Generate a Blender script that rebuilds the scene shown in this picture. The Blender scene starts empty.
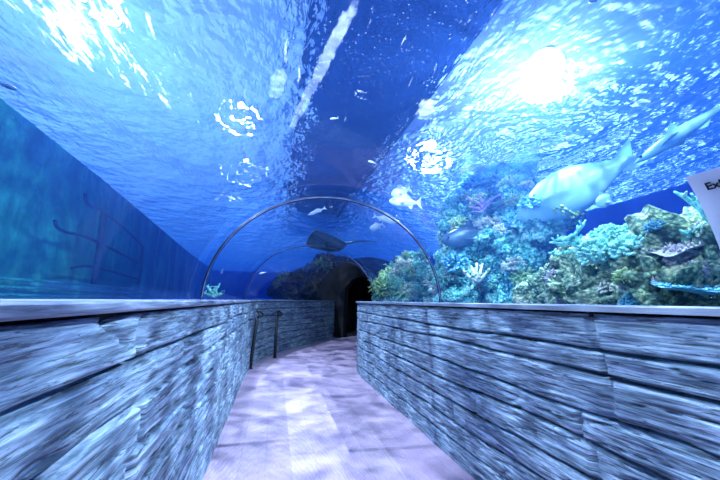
import bpy, bmesh, math, random
import numpy as np
from mathutils import Vector, Matrix, noise, Quaternion
R_ = random.Random(7)
scn = bpy.context.scene
COL = scn.collection
PI = math.pi

# ------------------------------------------------------------------ camera
F = 320.0
EYE = Vector((0, 0, 1.1))
def _d(x, y): return Vector(((x-360)/F, (240-y)/F, -1.0))
_up = _d(720, 305.3).cross(_d(0, 296.7)).normalized()
if _up.y < 0: _up = -_up
_Y = _d(275, 300); _Y = (_Y - _up*_Y.dot(_up)).normalized()
_X = _Y.cross(_up)
M3 = Matrix((_X, _Y, _up))
def ray(px, py): return M3 @ _d(px, py)
def at(px, py, X=None, Y=None, Z=None, D=None):
    v = ray(px, py)
    if X is not None: t = X/v.x
    elif Y is not None: t = Y/v.y
    elif Z is not None: t = (Z-EYE.z)/v.z
    else: t = D/math.hypot(v.x, v.y)
    return EYE + v*t
cd = bpy.data.cameras.new('camera'); cam = bpy.data.objects.new('camera', cd); COL.objects.link(cam)
cd.sensor_width = 36.0; cd.lens = 36.0*F/720.0; cd.clip_start = 0.02; cd.clip_end = 200
cam.matrix_world = Matrix.Translation(EYE) @ M3.to_4x4()
scn.camera = cam

# ------------------------------------------------------------------ materials
def hexlin(r, g, b):
    f = lambda c: (c/255/12.92) if c/255 <= 0.04045 else ((c/255+0.055)/1.055)**2.4
    return (f(r), f(g), f(b), 1)
class NT:
    def __init__(s, name):
        s.m = bpy.data.materials.new(name); s.m.use_nodes = True
        s.t = s.m.node_tree; s.t.nodes.clear()
        s.out = s.n('ShaderNodeOutputMaterial')
    def n(s, typ, **kw):
        nd = s.t.nodes.new(typ)
        for k, v in kw.items():
            if k.startswith('i_'):
                key = k[2:].replace('_', ' ')
                nd.inputs[key].default_value = v
            else: setattr(nd, k, v)
        return nd
    def l(s, a, b): s.t.links.new(a, b)
    def mapping(s, src, scale=(1, 1, 1), loc=(0, 0, 0), rot=(0, 0, 0)):
        mp = s.n('ShaderNodeMapping'); mp.inputs['Scale'].default_value = scale
        mp.inputs['Location'].default_value = loc; mp.inputs['Rotation'].default_value = rot
        s.l(src, mp.inputs['Vector']); return mp.outputs[0]
    def noise(s, vec, scale=5, detail=4, rough=.55, dist=0):
        nd = s.n('ShaderNodeTexNoise'); nd.inputs['Scale'].default_value = scale; nd.inputs['Detail'].default_value = detail
        nd.inputs['Roughness'].default_value = rough; nd.inputs['Distortion'].default_value = dist
        s.l(vec, nd.inputs['Vector']); return nd.outputs['Fac']
    def ramp(s, fac, stops, interp='LINEAR'):
        r = s.n('ShaderNodeValToRGB'); r.color_ramp.interpolation = interp
        el = r.color_ramp.elements
        while len(el) > 1: el.remove(el[-1])
        el[0].position = stops[0][0]; el[0].color = stops[0][1]
        for p, c in stops[1:]:
            e = el.new(p); e.color = c
        s.l(fac, r.inputs[0]); return r.outputs[0]
    def math(s, op, a, b=None, clamp=False):
        nd = s.n('ShaderNodeMath'); nd.operation = op; nd.use_clamp = clamp
        for i, v in enumerate((a, b)):
            if v is None: continue
            if isinstance(v, (int, float)): nd.inputs[i].default_value = v
            else: s.l(v, nd.inputs[i])
        return nd.outputs[0]
    def mix(s, fac, a, b, mode='MIX'):
        nd = s.n('ShaderNodeMix'); nd.data_type = 'RGBA'; nd.blend_type = mode
        for k, v in ((0, fac), (6, a), (7, b)):
            if isinstance(v, (int, float, tuple)): nd.inputs[k].default_value = v
            else: s.l(v, nd.inputs[k])
        return nd.outputs[2]
    def bump(s, h, strength=.5, dist=.01):
        b = s.n('ShaderNodeBump'); b.inputs['Strength'].default_value = strength; b.inputs['Distance'].default_value = dist
        s.l(h, b.inputs['Height']); return b.outputs[0]
    def pbr(s, color, rough=.6, normal=None, metal=0., spec=.5):
        p = s.n('ShaderNodeBsdfPrincipled')
        if isinstance(color, tuple): p.inputs['Base Color'].default_value = color
        else: s.l(color, p.inputs['Base Color'])
        if isinstance(rough, (int, float)): p.inputs['Roughness'].default_value = rough
        else: s.l(rough, p.inputs['Roughness'])
        p.inputs['Metallic'].default_value = metal; p.inputs['Specular IOR Level'].default_value = spec
        if normal is not None: s.l(normal, p.inputs['Normal'])
        s.l(p.outputs[0], s.out.inputs['Surface']); return p
g = lambda v: (v, v, v, 1)

def m_simple(name, col, rough=.5, metal=0., nscale=30, var=.15):
    t = NT(name); co = t.n('ShaderNodeTexCoord').outputs['Object']
    nz = t.noise(co, nscale, 3)
    c2 = tuple(min(1, c*(1+var*2)) for c in col[:3])+(1,); c1 = tuple(c*(1-var*2) for c in col[:3])+(1,)
    t.pbr(t.ramp(nz, [(.3, c1), (.7, c2)]), rough, t.bump(nz, .2, .003), metal)
    return t.m

def m_plank():
    t = NT('weathered_plank'); uv = t.n('ShaderNodeUVMap').outputs[0]
    warp = t.noise(t.mapping(uv, (.8, 3, 1)), 1.5, 2)
    grain = t.noise(t.mapping(uv, (2.2, 30, 1)), 2.0, 8, .68, .6)
    fine = t.noise(t.mapping(uv, (3.2, 46, 1), (1, 2, 0)), 2.0, 5, .7, .9)
    blot = t.noise(t.mapping(uv, (1.2, 2.2, 1), (3, 1, 0)), 1.6, 5, .6)
    col = t.ramp(grain, [(.30, (.03, .045, .06, 1)), (.43, (.20, .25, .28, 1)), (.54, (.48, .53, .55, 1)), (.65, (.95, .96, .97, 1))])
    col2 = t.ramp(blot, [(.3, (.42, .50, .62, 1)), (.5, (.8, .85, .8, 1)), (.7, (1.0, .98, .92, 1))])
    c = t.mix(.85, col, col2, 'MULTIPLY')
    fm = t.ramp(fine, [(.40, g(.05)), (.47, g(1.0))])
    c = t.mix(.8, c, fm, 'MULTIPLY')
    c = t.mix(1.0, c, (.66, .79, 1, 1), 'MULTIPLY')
    h = t.math('ADD', t.math('MULTIPLY', grain, 1.0), t.math('MULTIPLY', fine, .35))
    t.pbr(c, t.ramp(grain, [(.3, g(.75)), (.7, g(.42))]), t.bump(h, .6, .008), 0, .5)
    return t.m
def m_floor():
    t = NT('stamped_floor'); uv = t.n('ShaderNodeUVMap').outputs[0]
    br = t.n('ShaderNodeTexBrick'); br.offset = .37
    t.l(t.mapping(uv, (1, 1, 1), (0, 0, 0), (0, 0, PI/2)), br.inputs['Vector'])
    br.inputs['Scale'].default_value = 1; br.inputs['Brick Width'].default_value = 1.3; br.inputs['Row Height'].default_value = .17
    br.inputs['Mortar Size'].default_value = .004; br.inputs['Mortar Smooth'].default_value = .5
    br.inputs['Color1'].default_value = (.44, .31, .42, 1); br.inputs['Color2'].default_value = (.50, .36, .46, 1); br.inputs['Mortar'].default_value = (.40, .29, .39, 1)
    w = t.n('ShaderNodeTexWave'); w.wave_type = 'RINGS'; w.rings_direction = 'SPHERICAL'
    t.l(t.mapping(uv, (4.5, .8, 1)), w.inputs['Vector'])
    w.inputs['Scale'].default_value = 4; w.inputs['Distortion'].default_value = 7; w.inputs['Detail'].default_value = 4; w.inputs['Detail Scale'].default_value = 1.6
    fine = t.noise(t.mapping(uv, (70, 8, 1)), 2, 5, .7)
    wv = t.ramp(w.outputs['Fac'], [(.1, g(.80)), (.6, g(1.0))])
    c = t.mix(.55, br.outputs[0], wv, 'MULTIPLY')
    c = t.mix(.6, c, t.ramp(fine, [(.3, g(.7)), (.6, g(1.05))]), 'MULTIPLY')
    h = t.math('ADD', w.outputs['Fac'], fine)
    t.pbr(c, .42, t.bump(h, .25, .004))
    return t.m
def m_cap():
    t = NT('cap_rail_wood'); uv = t.n('ShaderNodeUVMap').outputs[0]
    gr = t.noise(t.mapping(uv, (2, 40, 1)), 2, 6, .65, .4)
    t.pbr(t.ramp(gr, [(.34, (.04, .06, .11, 1)), (.5, (.17, .20, .28, 1)), (.68, (.42, .46, .54, 1))]), .5, t.bump(gr, .35, .004))
    return t.m
def m_reef(name, stops, scale=9, rough=.8):
    t = NT(name); co = t.n('ShaderNodeTexCoord').outputs['Object']
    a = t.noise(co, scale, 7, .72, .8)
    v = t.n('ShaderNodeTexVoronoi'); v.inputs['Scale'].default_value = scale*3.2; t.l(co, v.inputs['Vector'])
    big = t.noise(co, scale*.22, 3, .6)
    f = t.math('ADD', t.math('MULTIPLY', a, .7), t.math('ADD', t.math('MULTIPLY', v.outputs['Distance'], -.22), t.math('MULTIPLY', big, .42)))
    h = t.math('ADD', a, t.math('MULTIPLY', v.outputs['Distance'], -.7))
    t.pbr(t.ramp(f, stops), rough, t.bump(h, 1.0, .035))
    return t.m
def m_lobe(name, dark, mid, tip, scale=14):
    t = NT(name); co = t.n('ShaderNodeTexCoord').outputs['Object']
    a = t.noise(co, scale, 4, .65)
    f = t.n('ShaderNodeTexNoise'); f.inputs['Scale'].default_value = scale*5; t.l(co, f.inputs['Vector'])
    t.pbr(t.ramp(a, [(.32, dark), (.5, mid), (.66, tip)]), .7, t.bump(f.outputs['Fac'], .5, .01))
    return t.m
def m_acrylic():
    t = NT('acrylic'); tr = t.n('ShaderNodeBsdfTransparent'); tr.inputs[0].default_value = (.95, .98, 1, 1)
    gl = t.n('ShaderNodeBsdfGlossy'); gl.inputs['Roughness'].default_value = .04; gl.inputs[0].default_value = (.8, .9, 1, 1)
    co = t.n('ShaderNodeTexCoord').outputs['Object']
    t.l(t.bump(t.noise(t.mapping(co, (1, .3, 1)), 2.5, 3), .15, .02), gl.inputs['Normal'])
    lw = t.n('ShaderNodeLayerWeight'); lw.inputs['Blend'].default_value = .12
    mx = t.n('ShaderNodeMixShader'); t.l(t.math('MULTIPLY', lw.outputs['Fresnel'], .16), mx.inputs[0])
    t.l(tr.outputs[0], mx.inputs[1]); t.l(gl.outputs[0], mx.inputs[2]); t.l(mx.outputs[0], t.out.inputs['Surface'])
    return t.m
def m_surface():
    t = NT('rippled_water'); co = t.n('ShaderNodeTexCoord').outputs['Object']
    r1 = t.noise(t.mapping(co, (2.4, 1.7, 1), (0, 0, 0), (0, 0, -.12)), 1.8, 3, .5, .9)
    amp = t.ramp(t.noise(t.mapping(co, (1, 1, 1), (4, 2, 0)), 1.9, 3, .6), [(.35, g(.12)), (.62, g(1))])
    r2 = t.noise(t.mapping(co, (9, 3.2, 1), (0, 0, 0), (0, 0, .15)), 1.9, 2, .5, .5)
    h = t.math('ADD', r1, t.math('MULTIPLY', r2, .42))
    tr = t.n('ShaderNodeBsdfTransparent'); tr.inputs[0].default_value = (.95, .98, 1, 1)
    rf = t.n('ShaderNodeBsdfRefraction'); rf.inputs['IOR'].default_value = 1.15; rf.inputs['Roughness'].default_value = .012
    rf.inputs[0].default_value = (.9, .95, 1, 1)
    t.l(t.bump(t.math('MULTIPLY', h, amp), 1.0, .42), rf.inputs['Normal'])
    mx = t.n('ShaderNodeMixShader'); mx.inputs[0].default_value = .68
    t.l(tr.outputs[0], mx.inputs[1]); t.l(rf.outputs[0], mx.inputs[2])
    # caustic streaks and glare painted as white translucent marks, plus bubbles
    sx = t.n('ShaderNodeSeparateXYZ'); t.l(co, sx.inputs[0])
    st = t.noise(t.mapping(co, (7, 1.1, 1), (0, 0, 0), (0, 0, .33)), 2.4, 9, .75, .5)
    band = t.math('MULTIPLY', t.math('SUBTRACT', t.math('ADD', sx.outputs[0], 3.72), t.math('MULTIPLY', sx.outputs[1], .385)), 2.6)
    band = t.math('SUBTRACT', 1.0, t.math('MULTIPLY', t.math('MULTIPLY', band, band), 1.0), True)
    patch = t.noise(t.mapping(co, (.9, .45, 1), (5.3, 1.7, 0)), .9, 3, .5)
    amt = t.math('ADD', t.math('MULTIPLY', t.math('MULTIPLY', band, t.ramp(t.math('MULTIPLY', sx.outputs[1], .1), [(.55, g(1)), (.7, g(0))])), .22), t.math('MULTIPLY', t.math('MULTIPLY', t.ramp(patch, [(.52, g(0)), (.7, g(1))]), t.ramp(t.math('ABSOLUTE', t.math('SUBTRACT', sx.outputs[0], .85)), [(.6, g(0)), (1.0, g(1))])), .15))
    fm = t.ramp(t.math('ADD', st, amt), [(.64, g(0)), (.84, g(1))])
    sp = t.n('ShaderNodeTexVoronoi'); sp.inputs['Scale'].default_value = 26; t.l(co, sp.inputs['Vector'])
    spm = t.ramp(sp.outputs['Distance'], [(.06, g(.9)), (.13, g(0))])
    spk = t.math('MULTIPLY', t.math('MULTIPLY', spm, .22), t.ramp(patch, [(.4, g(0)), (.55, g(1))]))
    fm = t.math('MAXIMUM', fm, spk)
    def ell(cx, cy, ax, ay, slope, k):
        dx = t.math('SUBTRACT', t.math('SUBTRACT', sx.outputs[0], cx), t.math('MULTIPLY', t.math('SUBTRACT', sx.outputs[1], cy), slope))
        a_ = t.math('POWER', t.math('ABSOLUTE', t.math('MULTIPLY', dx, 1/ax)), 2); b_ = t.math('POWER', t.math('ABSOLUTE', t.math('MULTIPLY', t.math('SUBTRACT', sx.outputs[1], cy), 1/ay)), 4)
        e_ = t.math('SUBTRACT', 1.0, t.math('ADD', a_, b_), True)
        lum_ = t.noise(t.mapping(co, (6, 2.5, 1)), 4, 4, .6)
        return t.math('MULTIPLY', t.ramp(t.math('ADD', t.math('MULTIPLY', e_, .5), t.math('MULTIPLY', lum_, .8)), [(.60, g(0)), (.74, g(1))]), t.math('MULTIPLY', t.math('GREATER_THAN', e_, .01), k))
    for args in ((.25, 2.8, .075, 1.2, -.19, .09), (-.10, 2.95, .10, .28, -.1, .06), (1.50, 2.95, .13, .22, .3, .08)):  # lamp streak and two pale light reflections painted into the surface
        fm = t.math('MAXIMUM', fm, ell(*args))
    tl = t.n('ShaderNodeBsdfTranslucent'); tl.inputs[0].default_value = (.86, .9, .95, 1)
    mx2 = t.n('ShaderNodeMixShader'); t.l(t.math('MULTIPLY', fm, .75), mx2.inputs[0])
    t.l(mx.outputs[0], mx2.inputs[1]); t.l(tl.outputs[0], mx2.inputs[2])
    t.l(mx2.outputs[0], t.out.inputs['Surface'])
    return t.m
def m_volume():
    t = NT('blue_water')
    sc = t.n('ShaderNodeVolumeScatter'); sc.inputs['Color'].default_value = (.10, .30, 1, 1); sc.inputs['Density'].default_value = .055
    sc.inputs['Anisotropy'].default_value = .55
    ab = t.n('ShaderNodeVolumeAbsorption'); ab.inputs['Color'].default_value = (.06, .60, 1, 1); ab.inputs['Density'].default_value = .16
    ad = t.n('ShaderNodeAddShader'); t.l(sc.outputs[0], ad.inputs[0]); t.l(ab.outputs[0], ad.inputs[1])
    t.l(ad.outputs[0], t.out.inputs['Volume'])
    return t.m
def m_emit(name, col, s):
    t = NT(name); e = t.n('ShaderNodeEmission'); e.inputs[0].default_value = col; e.inputs[1].default_value = s
    t.l(e.outputs[0], t.out.inputs['Surface']); return t.m
def m_tankwall(name, c1, c2, c3):
    t = NT(name); co = t.n('ShaderNodeTexCoord').outputs['Object']
    a = t.noise(t.mapping(co, (1, 1, .45)), 1.3, 6, .65, .6)
    b = t.noise(co, 14, 5, .7)
    f = t.math('ADD', t.math('MULTIPLY', a, .8), t.math('MULTIPLY', b, .2))
    t.pbr(t.ramp(f, [(.36, c1), (.5, c2), (.64, c3)]), .8, t.bump(b, .4, .02))
    return t.m
def m_fish(name, back, belly):
    t = NT(name); co = t.n('ShaderNodeTexCoord').outputs['Object']
    sx = t.n('ShaderNodeSeparateXYZ'); t.l(co, sx.inputs[0])
    nz = t.noise(co, 9, 3)
    f = t.math('ADD', t.math('MULTIPLY', sx.outputs[2], 3.0), t.math('MULTIPLY', nz, .6))
    t.pbr(t.ramp(f, [(.1, belly), (.5, back)]), .35)
    return t.m
MAT = dict(deckblue=m_simple('blue_painted_deck', (.02, .12, .5, 1), .6),
    plank=m_plank(), floor=m_floor(), cap=m_cap(), acrylic=m_acrylic(), surface=m_surface(), vol=m_volume(),
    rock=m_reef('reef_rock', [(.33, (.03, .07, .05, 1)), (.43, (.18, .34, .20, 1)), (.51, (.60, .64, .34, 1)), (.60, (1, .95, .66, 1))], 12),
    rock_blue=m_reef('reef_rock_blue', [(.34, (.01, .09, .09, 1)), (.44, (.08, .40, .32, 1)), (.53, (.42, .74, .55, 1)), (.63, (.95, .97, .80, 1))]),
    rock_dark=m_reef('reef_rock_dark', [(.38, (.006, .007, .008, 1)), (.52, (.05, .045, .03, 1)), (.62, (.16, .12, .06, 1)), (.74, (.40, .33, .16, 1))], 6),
    pale=m_lobe('pale_teal_coral', (.03, .28, .24, 1), (.28, .78, .64, 1), (.88, 1, .88, 1)),
    teal=m_lobe('teal_coral', (.02, .16, .12, 1), (.14, .46, .34, 1), (.62, .85, .62, 1)),
    green=m_lobe('green_coral', (.05, .16, .05, 1), (.28, .45, .14, 1), (.75, .8, .4, 1)),
    cream=m_lobe('cream_coral', (.20, .22, .18, 1), (.55, .55, .42, 1), (.92, .9, .75, 1)),
    blue=m_lobe('blue_coral', (.02, .14, .2, 1), (.07, .34, .46, 1), (.35, .68, .75, 1)),
    grey=m_lobe('grey_coral', (.16, .15, .19, 1), (.42, .38, .42, 1), (.82, .76, .74, 1), 30),
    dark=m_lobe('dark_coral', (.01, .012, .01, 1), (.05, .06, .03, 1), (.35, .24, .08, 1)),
    pink=m_lobe('pink_coral', (.20, .05, .18, 1), (.34, .2, .38, 1), (.55, .45, .6, 1)),
    black=m_simple('black_metal', (.008, .010, .014, 1), .5, 0),
    hoop=m_simple('dark_seal', (.006, .010, .04, 1), .5, 0),
    hoopl=m_simple('clear_joint', (.12, .2, .42, 1), .35, 0),
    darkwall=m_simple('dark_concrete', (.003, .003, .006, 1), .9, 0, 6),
    tank_l=m_tankwall('teal_tank_wall', (.004, .12, .08, 1), (.02, .32, .20, 1), (.12, .72, .36, 1)),
    tank_b=m_tankwall('blue_tank_wall', (.003, .10, .85, 1), (.005, .14, .95, 1), (.01, .2, 1, 1)),
    sand=m_tankwall('tank_floor', (.05, .12, .2, 1), (.1, .2, .3, 1), (.2, .3, .4, 1)),
    paper=m_simple('white_paper', (.80, .78, .86, 1), .7, 0, 8, .02),
    ink=m_simple('black_ink', (.01, .01, .02, 1), .8),
    fish=m_fish('silver_fish', (.55, .65, .72, 1), (.95, .95, .95, 1)),
    fishd=m_fish('dark_fish', (.015, .05, .08, 1), (.08, .16, .22, 1)),
    fishp=m_fish('pale_fish', (.22, .42, .42, 1), (.42, .66, .62, 1)),
    eye=m_simple('fish_eye', (.01, .01, .01, 1), .1),
)

# ------------------------------------------------------------------ object helpers
def meta(o, label=None, cat=None, group=None, kind=None):
    if label: o['label'] = label
    if cat: o['category'] = cat
    if group: o['group'] = group
    if kind: o['kind'] = kind
    return o
def empty(name, loc=(0, 0, 0), rotz=0):
    o = bpy.data.objects.new(name, None); COL.objects.link(o); o.location = loc; o.rotation_euler = (0, 0, rotz)
    o.empty_display_size = .1; return o
def link(name, me, mat=None, parent=None, smooth=True):
    o = bpy.data.objects.new(name, me); COL.objects.link(o)
    if mat is not None and not me.materials: me.materials.append(mat)
    if smooth: me.polygons.foreach_set('use_smooth', [True]*len(me.polygons))
    if parent is not None: o.parent = parent
    return o
def from_bm(name, bm, mat, parent=None, smooth=True):
    bmesh.ops.recalc_face_normals(bm, faces=bm.faces)
    me = bpy.data.meshes.new(name); bm.to_mesh(me); bm.free()
    return link(name, me, mat, parent, smooth)
def from_grid(name, P, mat, parent=None, uv=None, closed_v=False, caps=False, smooth=True, flip=False):
    """P: (nu, nv, 3) array -> quad grid; closed_v joins last column to the first; caps closes both ends."""
    nu, nv = P.shape[:2]
    idx = np.arange(nu*nv).reshape(nu, nv)
    j2 = np.roll(idx, -1, 1) if closed_v else idx[:, 1:]
    j1 = idx if closed_v else idx[:, :-1]
    q = np.stack([j1[:-1], j1[1:], j2[1:], j2[:-1]], -1).reshape(-1, 4)
    if flip: q = q[:, ::-1]
    faces = q.tolist()
    if caps:
        a = idx[0].tolist(); b = idx[-1].tolist()[::-1]
        if flip: a, b = a[::-1], b[::-1]
        faces += [a, b]
    me = bpy.data.meshes.new(name); me.from_pydata(P.reshape(-1, 3).tolist(), [], faces)
    if uv is not None:
        lay = me.uv_layers.new(name='UVMap'); U = uv.reshape(-1, 2)
        li = np.empty(len(me.loops), int); me.loops.foreach_get('vertex_index', li)
        lay.data.foreach_set('uv', U[li].ravel())
    me.update()
    return link(name, me, mat, parent, smooth)
def tube(bm, pts, rad, seg=8, caps=True):
    pts = [Vector(p) for p in pts]; n = len(pts)
    rad = rad if isinstance(rad, (list, tuple)) else [rad]*n
    ref = Vector((0, 0, 1)); rings = []
    for i, p in enumerate(pts):
        tng = (pts[min(i+1, n-1)] - pts[max(i-1, 0)]).normalized()
        a = ref - tng*ref.dot(tng)
        if a.length < .05: a = Vector((1, 0, 0)) - tng*tng.x
        a.normalize(); ref = a; b = tng.cross(a)
        rings.append([bm.verts.new(p + (a*math.cos(2*PI*k/seg) + b*math.sin(2*PI*k/seg))*rad[i]) for k in range(seg)])
    for i in range(n-1):
        for k in range(seg):
            bm.faces.new((rings[i][k], rings[i+1][k], rings[i+1][(k+1) % seg], rings[i][(k+1) % seg]))
    if caps:
        bm.faces.new(rings[0]); bm.faces.new(rings[-1][::-1])
def box(bm, c, s, rot=None, bevel=0):
    m = Matrix.Translation(Vector(c)) @ (rot.to_4x4() if rot else Matrix.Identity(4)) @ Matrix.Diagonal((*s, 1))
    r = bmesh.ops.create_cube(bm, size=1, matrix=m)
    if bevel:
        es = list({e for v in r['verts'] for e in v.link_edges})
        bmesh.ops.bevel(bm, geom=es, offset=bevel, segments=2, affect='EDGES')
def blob(bm, c, s, rot=None, sub=2):
    m = Matrix.Translation(Vector(c)) @ (rot.to_4x4() if rot else Matrix.Identity(4)) @ Matrix.Diagonal((*s, 1))
    return bmesh.ops.create_icosphere(bm, subdivisions=sub, radius=1, matrix=m)['verts']

# ------------------------------------------------------------------ numpy noise
def vnoise(x, y, seed=0):
    xi = np.floor(x).astype(np.int64); yi = np.floor(y).astype(np.int64); fx = x-xi; fy = y-yi
    fx = fx*fx*(3-2*fx); fy = fy*fy*(3-2*fy)
    def h(a, b):
        n = (a*374761393 + b*668265263 + seed*69069) & 0xffffffff
        n = ((n ^ (n >> 13))*1274126177) & 0xffffffff
        return ((n ^ (n >> 16)) & 0xffff)/65535.0
    return (h(xi, yi)*(1-fx)+h(xi+1, yi)*fx)*(1-fy) + (h(xi, yi+1)*(1-fx)+h(xi+1, yi+1)*fx)*fy
def fbm(x, y, seed=0, o=4):
    r = 0; a = .5; t = 0
    for k in range(o):
        r = r + a*vnoise(x*2**k, y*2**k, seed+k*17); t += a; a *= .55
    return r/t

# ------------------------------------------------------------------ the corridor path
Y0, YB, RL, HEAD = -3.0, 5.25, 4.8, math.radians(32)
XL, XR = -.365, 1.29
W = XR-XL
CX = XL+RL
LARC = RL*HEAD
SEND = (YB-Y0)+LARC+3.0
def path(s, off):
    """s: metres along the left wall's face, off: metres to the right of that face. Arrays allowed."""
    s = np.asarray(s, float); off = np.asarray(off, float) + 0*s
    a = np.clip((s-(YB-Y0))/RL, 0, HEAD)
    r = RL-off
    ext = np.clip(s-(YB-Y0)-LARC, 0, None)
    x = CX - r*np.cos(a) + ext*np.sin(a)
    y = YB + r*np.sin(a) + ext*np.cos(a) + np.clip(s-(YB-Y0), None, 0)
    y = y - .33*off*np.clip((s-6.0)/2.2, 0, 1)
    return np.stack([x, y], -1)
def sweep(name, s, prof, mat, parent=None, caps=True, smooth=False, flip=False):
    """closed profile [(off, z)...] swept along the path"""
    prof = np.array(prof, float)
    S = np.asarray(s, float)
    P = np.zeros((len(S), len(prof), 3)); uv = np.zeros((len(S), len(prof), 2))
    L = np.concatenate([[0], np.cumsum(np.linalg.norm(np.diff(prof, axis=0), axis=1))])
    for j, (o, z) in enumerate(prof):
        P[:, j, :2] = path(S, o); P[:, j, 2] = z; uv[:, j, 0] = S; uv[:, j, 1] = L[j]
    return from_grid(name, P, mat, parent, uv, True, caps, smooth, flip)
S_all = np.concatenate([np.arange(0, YB-Y0, .5), np.arange(YB-Y0, YB-Y0+LARC, .08), np.linspace(YB-Y0+LARC, SEND, 5)])

# floor
flo = sweep('floor', np.append(S_all, SEND+2.5), [(-.05, -.12), (W+.05, -.12), (W+.05, 0), (W*.5, 0.0), (-.05, 0)], MAT['floor'])
meta(flo, kind='structure')
# the walking surface gets metric uv
lay = flo.data.uv_layers[0]
for lp, u in zip(flo.data.loops, lay.data):
    v = flo.data.vertices[lp.vertex_index].co; u.uv = (v.x, v.y)

# plank walls
def plank_wall(name, side):
    ds, rows = .018, 175
    s = np.arange(0, SEND, ds); zt = 1.058
    z = np.linspace(0.0, zt, rows)
    S, Z = np.meshgrid(s, z, indexing='ij')
    sd = 11 if side > 0 else 5
    n = 8
    base = [0.0]+[zt*k/n + (vnoise(np.array([k*3.7]), np.array([.5]), sd)[0]-.5)*.035 for k in range(1, n)]+[zt]
    G = np.stack([b + (fbm(S[:, 0]*.9, np.full(len(s), k*5.3), sd+k, 3)-.5)*.055*(0 < k < n) for k, b in enumerate(base)], 1)
    row = np.zeros(S.shape, int)
    dmin = np.full(S.shape, 9.0)
    for k in range(1, n):
        g_ = G[:, k][:, None]
        row += (Z > g_)
        dmin = np.minimum(dmin, np.abs(Z-g_))
    wid = .0050+.004*fbm(S*3, Z*9, sd+40, 2)
    depth = -.045*np.exp(-(dmin/wid)**2)
    # plank end joints
    rr = random.Random(sd)
    lift = np.zeros(S.shape)
    for k in range(n):
        js = [0.0]; far = YB-Y0-.2
        while js[-1] < SEND:
            a = js[-1]
            js.append(a + (rr.uniform(1.5, 2.6) if a < far-1.2 else rr.uniform(.35, .6)))
        if side > 0:
            js = [j for j in js if abs(j-(Y0*-1+1.15)) > .5] + [-Y0+1.15+rr.uniform(-.12, .12)]; js.sort()
        m = row == k
        for q, j in enumerate(js):
            jj = j + (Z-base[k])*rr.uniform(-.15, .15)
            depth -= np.where(m, .03*np.exp(-((S-jj)/.011)**2), 0)
            nxt = js[q+1] if q+1 < len(js) else 99
            tilt = rr.uniform(-.004, .004)
            up = rr.uniform(-.004, .005)
            seg = m & (S >= j) & (S < nxt)
            lift[seg] = up + tilt*((Z[seg]-base[k])/.13-.5)
    depth += lift
    # split grain, chips and dents
    depth += (fbm(S*1.6, Z*26, sd+60, 5)-.5)*.014 + (fbm(S*6, Z*70, sd+80, 3)-.5)*.008
    ck = fbm(S*.7, Z*7+S*.6, sd+90, 4)
    depth -= .016*np.exp(-((ck-.5)/.008)**2)*(fbm(S*.8, Z*2, sd+99, 2) > .52)
    depth += (fbm(S*4.5, Z*5, sd+70, 3)-.5)*.016
    base_off = 0.0 if side < 0 else W
    off = base_off + (depth if side < 0 else -depth)
    P = np.zeros(S.shape+(3,)); P[..., :2] = path(S, off); P[..., 2] = Z
    uv = np.stack([S+row*.37, Z], -1)
    # close it round the back
    th = -.30 if side < 0 else .30
    bk = np.zeros((len(s), 2, 3)); bk[:, 0, :2] = bk[:, 1, :2] = path(s, base_off+th); bk[:, 0, 2] = zt; bk[:, 1, 2] = -.1
    P = np.concatenate([P, bk], 1); uv = np.concatenate([uv, uv[:, -2:]], 1)
    o = from_grid(name, P, MAT['plank'], None, uv, True, True, True, flip=(side > 0))
    return meta(o, kind='structure')
plank_wall('wall_left', -1)
plank_wall('wall_right', 1)
for nm, a, b in (('trim_1', -.30, .028), ('trim_2', W-.028, W+.30)):
    lo, hi = min(a, b), max(a, b)
    c = sweep(nm, S_all, [(lo, 1.068), (hi-.006, 1.068), (hi, 1.074), (hi, 1.089), (hi-.006, 1.095), (lo+.006, 1.095), (lo, 1.089)], MAT['cap'])
    meta(c, kind='structure')
    u_lo = lo+.05 if nm == 'trim_1' else lo+.045; u_hi = hi-.045 if nm == 'trim_1' else hi-.05
    c = sweep('trim_3' if nm == 'trim_1' else 'trim_4', S_all, [(u_lo, 1.045), (u_hi, 1.045), (u_hi, 1.07), (u_lo, 1.07)], MAT['darkwall'])  # near-black strip standing in for the shadow gap under the cap
    meta(c, kind='structure')

# ------------------------------------------------------------------ acrylic tunnel
MID, RX, RZ, ZF = W/2+.015, 1.045, .945, 1.09
def arch(rx, rz, n=40, z0=ZF):
    return [(MID - rx*math.cos(PI*k/n), z0 + rz*math.sin(PI*k/n)) for k in range(n+1)]
ARCH = arch(RX, RZ)
ARO = arch(RX+.05, RZ+.05)
joints = [2.8-Y0, 5.9-Y0, 8.6-Y0+.1]
ends = [0.0]+joints+[SEND]
for i in range(len(ends)-1):
    s = np.array([x for x in np.linspace(ends[i]+.004, ends[i+1]-.004, 24)])
    P = np.zeros((len(s), 41, 3))
    for j, (o, z) in enumerate(ARCH):
        P[:, j, :2] = path(s, o); P[:, j, 2] = z
    o = from_grid('acrylic_panel', P, MAT['acrylic'])
    md = o.modifiers.new('thick', 'SOLIDIFY'); md.thickness = .05; md.offset = -1 if True else 1
    meta(o, ['clear curved acrylic tunnel panel closest overhead, before the first hoop', 'clear curved acrylic tunnel panel just beyond the first hoop',
             'clear curved acrylic tunnel panel where the walkway bends right', 'clear curved acrylic tunnel panel leading up to the dark doorway'][i], 'tunnel panel', 'acrylic tunnel panels')
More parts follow.
